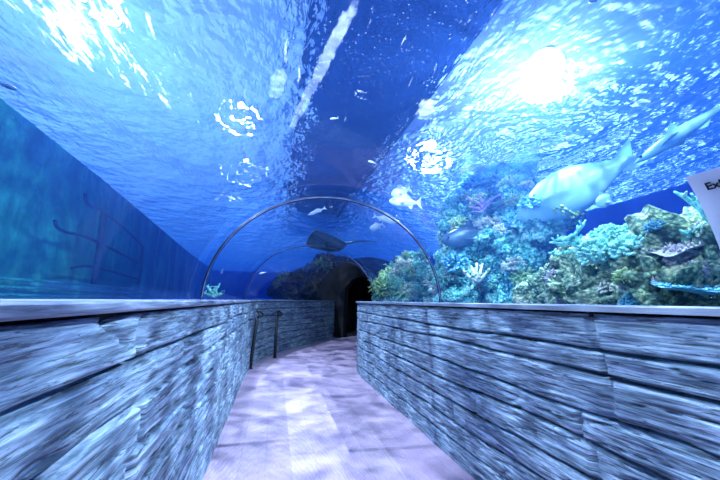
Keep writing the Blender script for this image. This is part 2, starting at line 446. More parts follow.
for i, sj in enumerate(joints):
    hp = empty('tunnel_hoop', (*path(sj, MID), ZF))
    meta(hp, ['large dark arched hoop joining tunnel panels in the foreground', 'second dark arched hoop, at the bend of the tunnel', 'third and farthest dark hoop near the doorway'][i], 'hoop', 'tunnel hoops')
    org = Vector((*path(sj, MID), ZF))
    for nm, rr_, th, ds, mt in (('seal', RX-.004, .013 if i == 0 else .007, 0, 'hoop'), ('joint_strip', RX-.010, .0035, -.014, 'hoopl'))[:2 if i == 0 else 1]:
        bm = bmesh.new()
        pts = [Vector((*path(sj+ds, o), z))-org for o, z in arch(rr_, rr_-.10, 64)]
        tube(bm, pts, th, 8)
        from_bm(nm, bm, MAT[mt], hp)

# ------------------------------------------------------------------ water: body (volume) and rippled surface
WZ = 3.2
sv = np.concatenate([[-.25], S_all[1:], [SEND+2.0]])
prof = [(-.32, -.15)]+[(-.32, 1.0)]+[(o, z) for o, z in ARO]+[(W+.32, 1.0), (W+.32, -.15)]
P = np.zeros((len(sv), len(prof), 3))
for j, (o, z) in enumerate(prof):
    P[:, j, :2] = path(sv, o); P[:, j, 2] = z
wb = from_grid('water_body', P, MAT['vol'], None, None, True, True, False)
bm = bmesh.new(); bm.from_mesh(wb.data); bmesh.ops.recalc_face_normals(bm, faces=bm.faces)
bmesh.ops.reverse_faces(bm, faces=bm.faces)
box(bm, (1.4, 11.05, 1.47), (11.4, 30.4, 3.44))
bm.to_mesh(wb.data); bm.free()
meta(wb, 'blue tank water surrounding the tunnel', 'water', None, 'stuff')
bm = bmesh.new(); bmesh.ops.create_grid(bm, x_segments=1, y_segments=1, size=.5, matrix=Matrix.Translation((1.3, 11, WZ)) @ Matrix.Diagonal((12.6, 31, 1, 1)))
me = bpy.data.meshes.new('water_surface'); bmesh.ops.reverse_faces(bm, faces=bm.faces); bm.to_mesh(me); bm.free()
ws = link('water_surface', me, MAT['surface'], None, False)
meta(ws, 'rippled water surface seen from below, with painted light streaks and bubbles', 'water surface', None, 'stuff')

# ------------------------------------------------------------------ tank shell
def wall_poly(name, pts, z0, z1, th, mat):
    bm = bmesh.new()
    A = [Vector((x, y, 0)) for x, y in pts]; n = len(A)
    rows = []
    for i in range(n):
        t = (A[min(i+1, n-1)]-A[max(i-1, 0)]).normalized(); nn = Vector((-t.y, t.x, 0))*th
        rows.append([bm.verts.new(p) for p in (A[i]+Vector((0, 0, z0)), A[i]+Vector((0, 0, z1)), A[i]+nn+Vector((0, 0, z1)), A[i]+nn+Vector((0, 0, z0)))])
    for i in range(n-1):
        for k in range(4):
            bm.faces.new((rows[i][k], rows[i+1][k], rows[i+1][(k+1) % 4], rows[i][(k+1) % 4]))
    bm.faces.new(rows[0]); bm.faces.new(rows[-1][::-1])
    o = from_bm(name, bm, mat, None, False); meta(o, kind='structure'); return o
wall_poly('wall_tank_left', [(-3.15, -4.3), (-3.05, 0), (-3.0, 3.0), (-3.0, 4.0), (-3.15, 6.5), (-3.45, 10), (-3.9, 15.2), (-4.6, 26.4)], -.2, 3.22, .3, MAT['tank_l'])
wall_poly('wall_tank_right', [(7.0, 26.4), (7.0, -4.3)], -.2, 3.3, .3, MAT['tank_b'])
wall_poly('wall_tank_far', [(-4.9, 26.2), (7.2, 26.2)], -.2, 3.3, .3, MAT['tank_b'])
wall_poly('wall_tank_near', [(7.2, -4.2), (-3.5, -4.2)], -.2, 3.3, .3, MAT['tank_b'])
bm = bmesh.new(); box(bm, (1.3, 11, -.3), (12.6, 31, .3)); o = from_bm('ground', bm, MAT['sand'], None, False); meta(o, kind='structure')

# dark doorway at the far end of the tunnel
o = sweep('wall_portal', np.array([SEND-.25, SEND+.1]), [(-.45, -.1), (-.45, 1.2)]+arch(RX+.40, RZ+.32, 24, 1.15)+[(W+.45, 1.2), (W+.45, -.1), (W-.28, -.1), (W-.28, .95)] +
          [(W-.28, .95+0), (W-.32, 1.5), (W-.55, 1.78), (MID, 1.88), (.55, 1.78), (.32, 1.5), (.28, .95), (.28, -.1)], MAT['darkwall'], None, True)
meta(o, kind='structure')
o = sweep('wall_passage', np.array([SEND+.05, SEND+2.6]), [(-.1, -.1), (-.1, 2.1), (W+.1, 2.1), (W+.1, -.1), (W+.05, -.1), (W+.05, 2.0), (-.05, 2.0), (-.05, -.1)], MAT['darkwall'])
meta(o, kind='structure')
pe = path(SEND+2.55, MID)
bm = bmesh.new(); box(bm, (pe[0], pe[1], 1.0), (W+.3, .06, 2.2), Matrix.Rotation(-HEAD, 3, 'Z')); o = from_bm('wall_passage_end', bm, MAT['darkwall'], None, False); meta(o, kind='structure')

exec_order = []

# ------------------------------------------------------------------ handrail posts against the left wall
def post(px0, py0, px1, py1, Xw, label):
    a = at(px0, py0, Z=0.0); a = Vector((a.x+.015, a.y, 0)); b = at(px1, py1, Y=a.y)
    b = Vector((a.x + (b.x-a.x)*.8, a.y+.02, b.z))
    t = empty('handrail_post', a); meta(t, label, 'handrail post', 'handrail posts by the left wall')
    d = b-a
    bm = bmesh.new(); tube(bm, [(0, 0, .0), d*.5, d], .028, 12); from_bm('pole', bm, MAT['black'], t)
    bm = bmesh.new(); tube(bm, [(0, 0, 0), (0, 0, .012)], .042, 16); from_bm('base_flange', bm, MAT['black'], t)
    bm = bmesh.new()
    tube(bm, [d, d+Vector((.035, 0, .03)), d+Vector((.085, .01, .025)), d+Vector((.10, .01, .045)), d+Vector((.035, -.02, .115)), d+Vector((-.005, -.03, .125)), d+Vector((.03, -.01, .06))], .017, 8)
    from_bm('bracket', bm, MAT['black'], t)
post(249, 369, 258, 318, 0, 'black metal handrail post with hooked bracket, nearer and leaning to the right')
post(274, 358, 277, 317, 0, 'black metal handrail post with hooked bracket, farther along the left wall')

# handrail reflection in the acrylic, built as a solid frame by the tank wall
XF = -2.72
t = empty('rail_reflection', at(103, 285, X=XF)); meta(t, 'dark handrail reflection with curled ends, built as a frame against the teal tank wall', 'rail reflection')
org = t.location
def rail(nm, pts, r):
    bm = bmesh.new(); P_ = [at(x, y, X=XF)-org for x, y in pts]
    # smooth the polyline
    Q = []
    for i in range(len(P_)-1):
        p0, p1, p2, p3 = P_[max(i-1, 0)], P_[i], P_[i+1], P_[min(i+2, len(P_)-1)]
        for k in range(6):
            u = k/6
            Q.append(.5*((2*p1)+(-p0+p2)*u+(2*p0-5*p1+4*p2-p3)*u*u+(-p0+3*p1-3*p2+p3)*u**3))
    Q.append(P_[-1]); tube(bm, Q, r, 10); return from_bm(nm, bm, MAT['black'], t)
rail('rail', [(85, 193), (86, 200), (91, 206), (104, 212), (124, 228), (143, 246)], .022)
rail('rail', [(55, 220), (57, 227), (66, 232), (80, 235), (100, 243), (120, 253), (139, 264)], .022)
rail('rail', [(72, 268), (85, 266), (98, 268), (118, 273), (141, 280)], .022)
rail('post', [(104, 212), (100, 245), (94, 284)], .046)
rail('post', [(143, 246), (141, 262), (138, 284)], .032)
# ledge and pipes at the foot of the tank wall
t = empty('wall_ledge', (-3.0, 4, .9)); meta(t, 'low turquoise concrete ledge along the foot of the teal tank wall', 'ledge')
bm = bmesh.new(); box(bm, (.1, 1.0, -.35), (.5, 8.4, .9), bevel=.05); from_bm('ledge_block', bm, MAT['teal'], t, False)
for k in range(3):
    bm = bmesh.new(); tube(bm, [(.02+.03*k, -3.2, .22+.09*k), (.02+.03*k, 5.0, .22+.09*k)], .018, 8); from_bm('pipe', bm, MAT['tank_l'], t)

# ------------------------------------------------------------------ paper sign stuck on the acrylic
def shell(y, z):
    k = math.sqrt(max(0, 1-((z-ZF)/RZ)**2)); return XL+MID+RX*k - .012
bm = bmesh.new(); y0, y1, z0, z1 = .748, .45, 1.13, 1.545
N = 14; vs = []
for side in (0, 1):
    vs.append([[bm.verts.new((shell(0, z0+(z1-z0)*i/N)+side*.003, y, z0+(z1-z0)*i/N)) for y in (y0, y1)] for i in range(N+1)])
for i in range(N):
    a, b = vs[0][i], vs[0][i+1]; c, d = vs[1][i], vs[1][i+1]
    for q in ((a[0], a[1], b[1], b[0]), (c[0], d[0], d[1], c[1]), (a[0], b[0], d[0], c[0]), (a[1], c[1], d[1], b[1])): bm.faces.new(q)
bm.faces.new((vs[0][0][0], vs[1][0][0], vs[1][0][1], vs[0][0][1])); bm.faces.new((vs[0][N][0], vs[0][N][1], vs[1][N][1], vs[1][N][0]))
sign = from_bm('paper_sign', bm, MAT['paper'], None, False)
meta(sign, 'white paper sign with dark printed text taped to the acrylic at the right edge', 'sign')
def text(body, y, z, size):
    cu = bpy.data.curves.new('lettering', 'FONT'); cu.body = body; cu.size = size; cu.extrude = .0006; cu.offset = .0008
    tmp = bpy.data.objects.new('lettering_curve', cu); COL.objects.link(tmp)
    me = bpy.data.meshes.new_from_object(tmp.evaluated_get(bpy.context.evaluated_depsgraph_get())); bpy.data.objects.remove(tmp); bpy.data.curves.remove(cu)
    me.materials.clear(); me.materials.append(MAT['ink']); o = bpy.data.objects.new('lettering', me); COL.objects.link(o)
    s1, s0 = shell(0, z+size*.7), shell(0, z)
    tl = math.atan2(s0-s1, size*.7)
    m = Matrix(((0, math.sin(-tl), -1, 0), (-1, 0, 0, 0), (0, math.cos(tl), 0, 0), (0, 0, 0, 1)))
    ex = Vector((0, -1, 0)); ey = Vector((s1-s0, 0, size*.7)).normalized(); ez = ex.cross(ey)
    mm = Matrix((ex, ey, ez)).transposed().to_4x4(); mm.translation = Vector((s0-.003, y, z))
    o.matrix_world = mm; o.parent = sign
p = at(706, 192, X=1.40); text('Exhibit', .712, 1.487, .036)
text('n', .692, 1.422, .036)

# ------------------------------------------------------------------ reefs and corals
def rock_mesh(name, size, seed, sub=5, rough=.28, mat='rock'):
    bm = bmesh.new(); bmesh.ops.create_icosphere(bm, subdivisions=sub, radius=1)
    o = Vector((seed*13.1, seed*7.7, seed*3.3))
    for v in bm.verts:
        n = v.co.normalized()
        d = noise.fractal(n*1.3+o, 1, 2, 5)*rough*1.3
        cell = noise.voronoi(n*4.2+o)[0][0]; c2 = noise.voronoi(n*10+o)[0][0]
        d += (.35-cell)*rough*.60 + (.25-c2)*rough*.42 + noise.noise(n*19+o)*.045
        v.co = Vector((n.x*size[0], n.y*size[1], n.z*size[2]))*(1+d)
    me = bpy.data.meshes.new(name); bm.to_mesh(me); bm.free(); me.materials.append(MAT[mat]); return me
def knob_mesh(n, lobe, seed, flat=.75, aspect=1.7):
    """a hemispherical head made of many stubby merged lobes"""
    rr = random.Random(seed); bm = bmesh.new()
    blob(bm, (0, 0, .0), (.70, .70, .55*flat/.75), sub=3)
    for i in range(n):
        zz = 1-(i+.5)/n*1.12; ph = i*2.39996+rr.uniform(-.2, .2); r = math.sqrt(max(0, 1-zz*zz))
        nrm = Vector((r*math.cos(ph), r*math.sin(ph), zz))
        pos = Vector((nrm.x*.84, nrm.y*.84, nrm.z*flat*.9))*rr.uniform(.88, 1.07)
        q = nrm.to_track_quat('Z', 'Y').to_matrix() @ Matrix.Rotation(rr.uniform(0, PI), 3, 'Z')
        a = lobe*rr.uniform(.75, 1.15)
        bend = rr.uniform(-.5, .5)
        for k in (-.5, .5):
            blob(bm, pos+q @ Vector((k*a*1.1, abs(k)*bend*a, rr.uniform(-.1, .1)*a)), (a*.66, a*.58, a*1.15), q, 2)
    bmesh.ops.recalc_face_normals(bm, faces=bm.faces)
    me = bpy.data.meshes.new('coral_head'); bm.to_mesh(me); bm.free()
    me.polygons.foreach_set('use_smooth', [True]*len(me.polygons)); return me
def branch_mesh(seed, gen=3, n0=7, length=.55, rad=.07, spread=.7, updir=(0, 0, 1), flat=False):
    rr = random.Random(seed); bm = bmesh.new()
    def grow(p, d, L, r, gq):
        pts = [p]; dd = d.copy()
        for k in range(3):
            dd = (dd+Vector((rr.uniform(-.22, .22), rr.uniform(-.22, .22), rr.uniform(-.12, .16)))).normalized()
            pts.append(pts[-1]+dd*L/3)
        tube(bm, pts, [r, r*.9, r*.78, r*.5], 7)
        blob(bm, pts[-1], (r*.52,)*3, sub=1)
        if gq > 0:
            for k in range(2 + (rr.random() < .4)):
                q = pts[1+rr.randint(0, 2)]
                ax = Vector((rr.uniform(-1, 1), rr.uniform(-1, 1), rr.uniform(-1, 1))).normalized()
                nd = (Matrix.Rotation(rr.uniform(.45, .95), 3, ax) @ dd)
                if nd.z < -.1: nd.z *= -.5
                grow(q, nd.normalized(), L*rr.uniform(.55, .8), r*.72, gq-1)
    for i in range(n0):
        ph = i*2.4+rr.uniform(-.3, .3); u = Vector(updir).normalized()
        s = spread*math.sqrt((i+.5)/n0)
        d = (u+Vector((math.cos(ph)*s, math.sin(ph)*s, 0))).normalized()
        grow(Vector((0, 0, 0)), d, length*rr.uniform(.8, 1.1), rad, gen)
    me = bpy.data.meshes.new('coral_branches'); bm.to_mesh(me); bm.free()
    me.polygons.foreach_set('use_smooth', [True]*len(me.polygons)); return me
def leafy_mesh(seed, n=60):
    """a tuft of short curled lobes and flat leaves"""
    rr = random.Random(seed); bm = bmesh.new()
    for i in range(n):
        zz = 1-(i+.5)/n*1.1; ph = i*2.39996+rr.uniform(-.4, .4); r = math.sqrt(max(0, 1-zz*zz))
        nrm = Vector((r*math.cos(ph), r*math.sin(ph), zz)).normalized()
        q = nrm.to_track_quat('Z', 'Y').to_matrix() @ Matrix.Rotation(rr.uniform(0, PI), 3, 'Z') @ Matrix.Rotation(rr.uniform(-.7, .7), 3, 'X')
        L = rr.uniform(.22, .42)
        blob(bm, nrm*rr.uniform(.55, .8), (rr.uniform(.09, .2), rr.uniform(.04, .08), L), q, 1)
    me = bpy.data.meshes.new('coral_tuft'); bm.to_mesh(me); bm.free()
    me.polygons.foreach_set('use_smooth', [True]*len(me.polygons)); return me
def plate_mesh(seed):
    rr = random.Random(seed); bm = bmesh.new()
    n = 40; rings = []
    for k, (r, z) in enumerate([(0, 0), (.25, .02), (.6, .08), (.95, .14), (1.0, .17), (.93, .10), (.5, -.02), (.15, -.18), (0, -.3)]):
        if r == 0: rings.append([bm.verts.new((0, 0, z))]); continue
        rings.append([bm.verts.new((math.cos(2*PI*i/n)*r*(1+.10*math.sin(5*2*PI*i/n+seed)*r), math.sin(2*PI*i/n)*r*(1+.12*math.cos(3*2*PI*i/n+seed)*r), z+.035*math.sin(7*2*PI*i/n)*r)) for i in range(n)])
    for a, b in zip(rings, rings[1:]):
        for i in range(n):
            j = (i+1) % n
            if len(a) == 1: bm.faces.new((a[0], b[i], b[j]))
            elif len(b) == 1: bm.faces.new((a[i], b[0], a[j]))
            else: bm.faces.new((a[i], b[i], b[j], a[j]))
    for i in range(170):
        r = math.sqrt(rr.random())*.95; ph = rr.uniform(0, 2*PI)
        c = Vector((r*math.cos(ph), r*math.sin(ph), .03+.13*r))
        tube(bm, [c, c+Vector((rr.uniform(-.03, .03), rr.uniform(-.03, .03), rr.uniform(.06, .13)))], [.035, .02], 5)
    bmesh.ops.recalc_face_normals(bm, faces=bm.faces)
    me = bpy.data.meshes.new('coral_plate'); bm.to_mesh(me); bm.free()
    me.polygons.foreach_set('use_smooth', [True]*len(me.polygons)); return me
PROTO = dict(knob=[knob_mesh(34, .2, 1), knob_mesh(46, .16, 2)], leaf=[leafy_mesh(3), leafy_mesh(4, 80), leafy_mesh(5, 46)],
             branch=[branch_mesh(6, 2, 8, .6, .07), branch_mesh(7, 2, 6, .7, .06)], plate=[plate_mesh(8)])
_variants = {}
def proto(kind, i, mat):
    k = (kind, i, mat)
    if k not in _variants:
        me = PROTO[kind][i % len(PROTO[kind])].copy(); me.materials.clear(); me.materials.append(MAT[mat]); me.name = {'knob': 'coral_head', 'leaf': 'coral_tuft', 'branch': 'coral_branches', 'plate': 'coral_plate'}[kind]
        _variants[k] = me
    return _variants[k]
def reef(label, rocks, base, seed, mats, tuft=9, kinds=('leaf', 'leaf', 'knob', 'branch'), group=None, tsize=.17, rmats=('rock',)):
    rr = random.Random(seed)
    t = empty('coral_reef', base); meta(t, label, 'coral reef', group)
    for i, (c, size) in enumerate(rocks):
        me = rock_mesh('rock', size, seed*10+i, 5, .42, rmats[i % len(rmats)])
        rk = link('rock', me, None, t); rk.location = Vector(c)-Vector(base)
        vs = me.vertices; n = 0; tries = 0
        tocam = (EYE-Vector(c)).normalized()
        while n < tuft and tries < 400:
            tries += 1
            v = vs[rr.randrange(len(vs))]
            nn = Vector((v.co.x/size[0]**2, v.co.y/size[1]**2, v.co.z/size[2]**2)).normalized()
            if nn.z < -.25 or nn.dot(tocam) < -.15: continue
            kd = kinds[rr.randrange(len(kinds))]; mt = mats[rr.randrange(len(mats))]
            o = bpy.data.objects.new({'knob': 'coral_head', 'leaf': 'coral_tuft', 'branch': 'coral_branches', 'plate': 'coral_plate'}[kd], proto(kd, rr.randrange(3), mt)); COL.objects.link(o)
            o.parent = rk; o.location = v.co*.97
            s = tsize*rr.uniform(.6, 1.35)
            ax = (nn+Vector((0, 0, .6))).normalized()
            o.rotation_mode = 'QUATERNION'; o.rotation_quaternion = ax.to_track_quat('Z', 'Y') @ Quaternion((0, 0, 1), rr.uniform(0, 6.28))
            o.scale = (s, s, s*rr.uniform(.7, 1.1)); n += 1
    return t
def P_(px, py, D): return at(px, py, D=D)
def rocks_at(lst):
    out = []
    for px, py, D, s in lst: out.append((P_(px, py, D), s))
    return out
# reef along the right edge (nearest)
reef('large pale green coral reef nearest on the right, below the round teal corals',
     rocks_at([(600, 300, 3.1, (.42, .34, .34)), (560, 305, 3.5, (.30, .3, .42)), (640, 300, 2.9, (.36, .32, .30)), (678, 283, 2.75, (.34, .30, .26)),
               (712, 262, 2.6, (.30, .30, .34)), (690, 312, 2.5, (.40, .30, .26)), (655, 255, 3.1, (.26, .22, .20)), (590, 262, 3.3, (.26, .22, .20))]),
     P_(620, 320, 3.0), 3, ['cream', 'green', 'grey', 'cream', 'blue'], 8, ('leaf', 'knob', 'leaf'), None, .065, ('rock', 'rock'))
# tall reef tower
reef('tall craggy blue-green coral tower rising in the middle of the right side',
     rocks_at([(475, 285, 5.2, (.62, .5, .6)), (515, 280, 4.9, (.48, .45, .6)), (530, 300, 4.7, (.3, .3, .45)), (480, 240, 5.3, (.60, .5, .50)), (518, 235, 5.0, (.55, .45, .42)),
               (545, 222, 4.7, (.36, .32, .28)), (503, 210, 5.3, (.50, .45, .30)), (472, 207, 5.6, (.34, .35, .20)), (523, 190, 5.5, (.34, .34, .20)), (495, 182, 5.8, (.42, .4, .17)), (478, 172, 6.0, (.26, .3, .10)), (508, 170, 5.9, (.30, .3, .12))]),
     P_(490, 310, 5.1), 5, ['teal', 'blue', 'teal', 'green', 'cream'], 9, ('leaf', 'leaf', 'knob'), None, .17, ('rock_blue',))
# low reef behind the hoop
reef('low leafy green coral reef behind the right foot of the first hoop',
     rocks_at([(401, 289, 6.3, (.34, .36, .46)), (388, 292, 6.15, (.19, .22, .34)), (419, 286, 6.3, (.40, .38, .46)), (440, 291, 6.1, (.36, .36, .46)), (462, 291, 5.8, (.34, .33, .40)), (407, 269, 6.4, (.34, .33, .28))]),
     P_(415, 305, 6.3), 7, ['green', 'teal', 'cream', 'teal'], 12, ('leaf', 'leaf', 'branch'), None, .19, ('rock_blue', 'rock'))
# dark reef by the doorway
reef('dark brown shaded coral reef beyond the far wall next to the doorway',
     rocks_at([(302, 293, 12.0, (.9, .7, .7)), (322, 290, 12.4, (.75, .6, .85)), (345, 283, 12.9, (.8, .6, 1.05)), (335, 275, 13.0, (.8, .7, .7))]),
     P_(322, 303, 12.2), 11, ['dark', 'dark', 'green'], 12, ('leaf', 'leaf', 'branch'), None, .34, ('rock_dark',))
# round cauliflower corals
def coral_head(px, py, D, r, label, seed, mat='pale', grp='round teal corals on the right reef', tilt=(0, 0, 0), flat=.75, n=46, lobe=.145):
    me = knob_mesh(n, lobe, seed, flat); me.materials.append(MAT[mat])
    o = link('cauliflower_coral', me); o.location = P_(px, py, D); o.scale = (r, r, r); o.rotation_euler = tilt
    meta(o, label, 'coral', grp); return o
coral_head(606, 236, 2.75, .105, 'round teal cauliflower coral, upper left of the cluster', 31, tilt=(.15, -.45, 0))
coral_head(597, 253, 2.62, .125, 'round teal cauliflower coral, lowest and farthest left of the cluster', 32, tilt=(.2, -.6, 0))
coral_head(632, 250, 2.52, .125, 'broad pale teal cauliflower coral at the front centre of the cluster', 33, tilt=(.1, -.5, 0))
coral_head(643, 231, 2.66, .128, 'domed grey-teal cauliflower coral at the top right of the cluster', 34, tilt=(0, -.25, 0), flat=.62)
# table coral
me = plate_mesh(41); me.materials.append(MAT['grey']); o = link('table_coral', me); o.location = P_(681, 243, 2.45); o.scale = (.19, .17, .17); o.rotation_euler = (.1, -.55, 0)
meta(o, 'flat mauve-grey table coral with a bristly top on the right reef', 'coral')
me = plate_mesh(42); me.materials.append(MAT['blue']); o = link('plate_coral', me); o.location = P_(704, 290, 2.2); o.scale = (.21, .2, .10); o.rotation_euler = (.1, -.12, .5)
meta(o, 'bright blue plate coral at the lower right, just above the wall cap', 'coral')
# antler corals
def antler(name, pts_list, D, mat, label, r=.02):
    t0 = P_(*pts_list[0][0], D)
    bm = bmesh.new()
    for pts in pts_list:
        Q = [P_(x, y, D+dz)-t0 for (x, y), dz in zip(pts, [.0, .02, .05, .03, .0, .02])]
        n = len(Q); tube(bm, Q, [r*(1-.55*i/(n-1)) for i in range(n)], 8)
        for i in range(1, n):
            for k in range(2):
                v = Q[i]*.6+Q[i-1]*.4
                d = Vector((R_.uniform(-1, 1), R_.uniform(-1, 1), R_.uniform(0, 1))).normalized()
                tube(bm, [v, v+d*r*2.4], [r*.5, r*.25], 6)
    o = from_bm(name, bm, MAT[mat]); o.location = t0; meta(o, label, 'coral'); return o
antler('antler_coral', [[(584, 248), (572, 243), (560, 244), (553, 242)], [(584, 248), (570, 252), (558, 255), (549, 253)], [(584, 246), (574, 236), (580, 228), (584, 224)], [(582, 244), (566, 238), (553, 241)], [(574, 236), (562, 240)], [(584, 246), (577, 241), (576, 234)]],
       2.9, 'pale', 'pale turquoise antler coral branching left of the round teal corals', .021)
antler('antler_coral', [[(712, 218), (702, 210), (690, 201), (680, 194)], [(708, 212), (700, 203), (694, 201)], [(712, 220), (704, 214), (696, 207)], [(714, 224), (706, 224), (694, 233), (688, 238)]],
       2.35, 'pale', 'teal antler coral reaching up left beside the paper sign', .022)
antler('finger_coral', [[(478, 282), (474, 273), (471, 266)], [(478, 282), (480, 272), (482, 264)], [(478, 282), (468, 276), (463, 270)], [(478, 282), (484, 276), (490, 268)], [(478, 282), (476, 272), (477, 263)]],
       4.5, 'cream', 'pale finger coral with thin upright fingers at the foot of the tower', .028)
antler('sea_fan', [[(484, 210), (478, 203), (472, 200), (466, 199)], [(484, 210), (476, 208), (469, 207)], [(484, 210), (488, 202), (494, 198), (504, 194)], [(484, 210), (482, 200), (478, 194)], [(484, 210), (480, 212), (472, 212)]],
       4.7, 'pink', 'small purple branching sea fan high on the tower', .026)
antler('star_coral', [[(215, 296), (210, 290), (206, 286)], [(215, 296), (216, 289), (219, 286)], [(215, 296), (209, 295), (203, 293)], [(215, 296), (221, 294), (224, 292)]],
       5.0, 'teal', 'small pale branching coral low behind the left foot of the first hoop', .03)

# ------------------------------------------------------------------ fish
def fish(head, tail, h=.30, w=.16, mat='fish', label='', group=None, name='fish', fins=True, kind='fish', up=Vector((0, 0, 1))):
    head, tail = Vector(head), Vector(tail); L = (head-tail).length; c = (head+tail)/2
    fx = (head-tail).normalized(); fy = up.cross(fx).normalized(); fz = fx.cross(fy)
    prof = {'fish': [(.5, .02), (.47, .30), (.40, .62), (.28, .9), (.12, 1.0), (-.05, .92), (-.2, .66), (-.32, .34), (-.38, .18), (-.42, .14)],
            'shark': [(.5, .05), (.46, .35), (.38, .62), (.24, .9), (.10, 1.0), (-.05, .88), (-.2, .6), (-.33, .32), (-.42, .17), (-.47, .10)],
            'ray': [(.5, .05), (.44, .34), (.32, .66), (.18, .92), (.04, 1.0), (-.1, .92), (-.24, .62), (-.36, .34), (-.44, .2), (-.49, .14)]}[kind]
    n = 16; P = np.zeros((len(prof), n, 3))
    for i, (x, k) in enumerate(prof):
        for j in range(n):
            a = 2*PI*j/n
            P[i, j] = (x*L, math.cos(a)*w*L*k*.5*(1 if i < 6 else .7), math.sin(a)*h*L*k*.5)
    t = empty(name, c); t.rotation_mode = 'QUATERNION'; t.rotation_quaternion = Matrix((fx, fy, fz)).transposed().to_quaternion()
    meta(t, label, 'shark' if name == 'shark' else 'ray' if name == 'ray' else 'fish', group)
    from_grid('body', P, MAT[mat], t, None, True, True)
    def fin(nm, pts, th, plane='xz'):
        bm = bmesh.new(); A = []
        for s in (-1, 1):
            A.append([bm.verts.new((x*L, s*th*L+yy*L, z*L) if plane == 'xz' else (x*L, z*L, s*th*L+yy*L)) for x, z, yy in pts])
        m = len(pts)
        bm.faces.new(A[0][::-1]); bm.faces.new(A[1])
        for i in range(m): bm.faces.new((A[0][i], A[0][(i+1) % m], A[1][(i+1) % m], A[1][i]))
        return from_bm(nm, bm, MAT[mat], t, False)
    sh = kind != 'fish'
    tz = .16 if sh else h*.62
    fin('tail_fin', [(-.36, h*.06, 0), (-.44, h*.22, 0), (-.56, tz, 0), (-.50, 0, 0), (-.56, -tz*(.55 if sh else 1), 0), (-.44, -h*.22, 0), (-.36, -h*.06, 0)], .007)
    if fins:
        fin('dorsal_fin', [(.14, h*.42, 0), (.02, h*(.85 if sh else .72), 0), (-.12, h*.66, 0), (-.24, h*.28, 0), (-.05, h*.34, 0)] if not sh else [(.12, h*.4, 0), (-.02, h*.5+.10, 0), (-.04, h*.40, 0)], .006)
        fin('anal_fin', [(-.08, -h*.36, 0), (-.2, -h*.62, 0), (-.28, -h*.18, 0)], .006)
        for s in (-1, 1):
            fin('pectoral_fin', [(.2, s*w*.42, -h*.1), (.05, s*(w*.5+.14), -h*.25), (0, s*(w*.5+.08), -h*.22), (.08, s*w*.42, -h*.12)], .004, 'xy')
        for s in (-1, 1):
            bm = bmesh.new(); blob(bm, (.40*L, s*w*L*.30, h*L*.08), (.018*L, .010*L, .018*L)); from_bm('eye', bm, MAT['eye'], t)
    return t
G = 'silver fish swimming near the first hoop'
fish(at(389, 201, D=4.4), at(420, 203, D=4.6), .34, .18, 'fish', 'bright white fish facing left just outside the right side of the hoop', G)
fish(at(391, 195, D=4.5), at(410, 189, D=4.7), .42, .18, 'fish', 'surface reflection of the bright white fish, built as a second pale fish above it', G)  # mirror image in the water surface, modelled as a solid fish
fish(at(396, 223, D=5.2), at(374, 216, D=5.4), .20, .14, 'fish', 'slim silver fish crossing behind the upper right of the hoop', G)
fish(at(370, 229, D=5.2), at(383, 224, D=5.3), .40, .2, 'fish', 'small stubby pale fish just left of the hoop on its upper right side', G)
fish(at(308, 215, D=5.0), at(325, 208, D=5.0), .20, .12, 'fish', 'slim white fish nose down just under the top of the hoop', G)
fish(at(221, 274, D=7), at(223, 269, D=7), .4, .2, 'fish', 'tiny pale fish low inside the left side of the hoop', G, fins=False)
fish(at(259, 274, D=8), at(266, 272, D=8), .3, .2, 'fish', 'tiny pale fish farthest off, above the handrail posts', G, fins=False)
G2 = 'tiny slivers of fish in the dark water overhead'
for (a, b, lb) in (((330, 119), (338, 118), 'tiny pale fish overhead above the top of the hoop, middle of the three'), ((358, 91), (366, 93), 'tiny pale fish overhead, highest of the three'), ((368, 161), (375, 163), 'tiny pale fish overhead, lowest of the three and closest to the hoop')):
    fish(at(*a, D=3.2), at(*b, D=3.2), .3, .2, 'fish', lb, G2, fins=False)
fish(at(441, 241, D=4.6), at(500, 232, D=5.0), .34, .26, 'fishd', 'dark blue-grey shark with a blunt snout emerging left of the tower', None, 'shark', True, 'shark')
fish(at(450, 211, D=6.2), at(476, 207, D=6.4), .36, .2, 'fishp', 'hazy pale fish swimming left of the tower top', None)
fish(at(597, 206, D=3.9), at(613, 194, D=4.0), .62, .25, 'fishp', 'small deep-bodied pale fish under the belly of the big pale fish', None)
fish(at(517, 219, D=4.5), at(633, 157, D=4.3), .46, .30, 'fishp', 'very large pale green fish swimming behind the reef, tail to the upper right', None, 'large_fish', False, 'ray')
fish(at(634, 164, D=4.0), at(735, 98, D=3.9), .17, .16, 'fishp', 'long slender pale fish slanting up towards the top right edge', None, 'fish', True, 'ray')
fish(at(588, 2, D=2.4), at(606, -6, D=2.4), .4, .25, 'fishd', 'small dark fish against the bright surface at the top edge', None)
fish(at(18, 90, D=3.1), at(-4, 82, D=3.1), .35, .2, 'fishd', 'small dark fish near the surface at the far left', None)
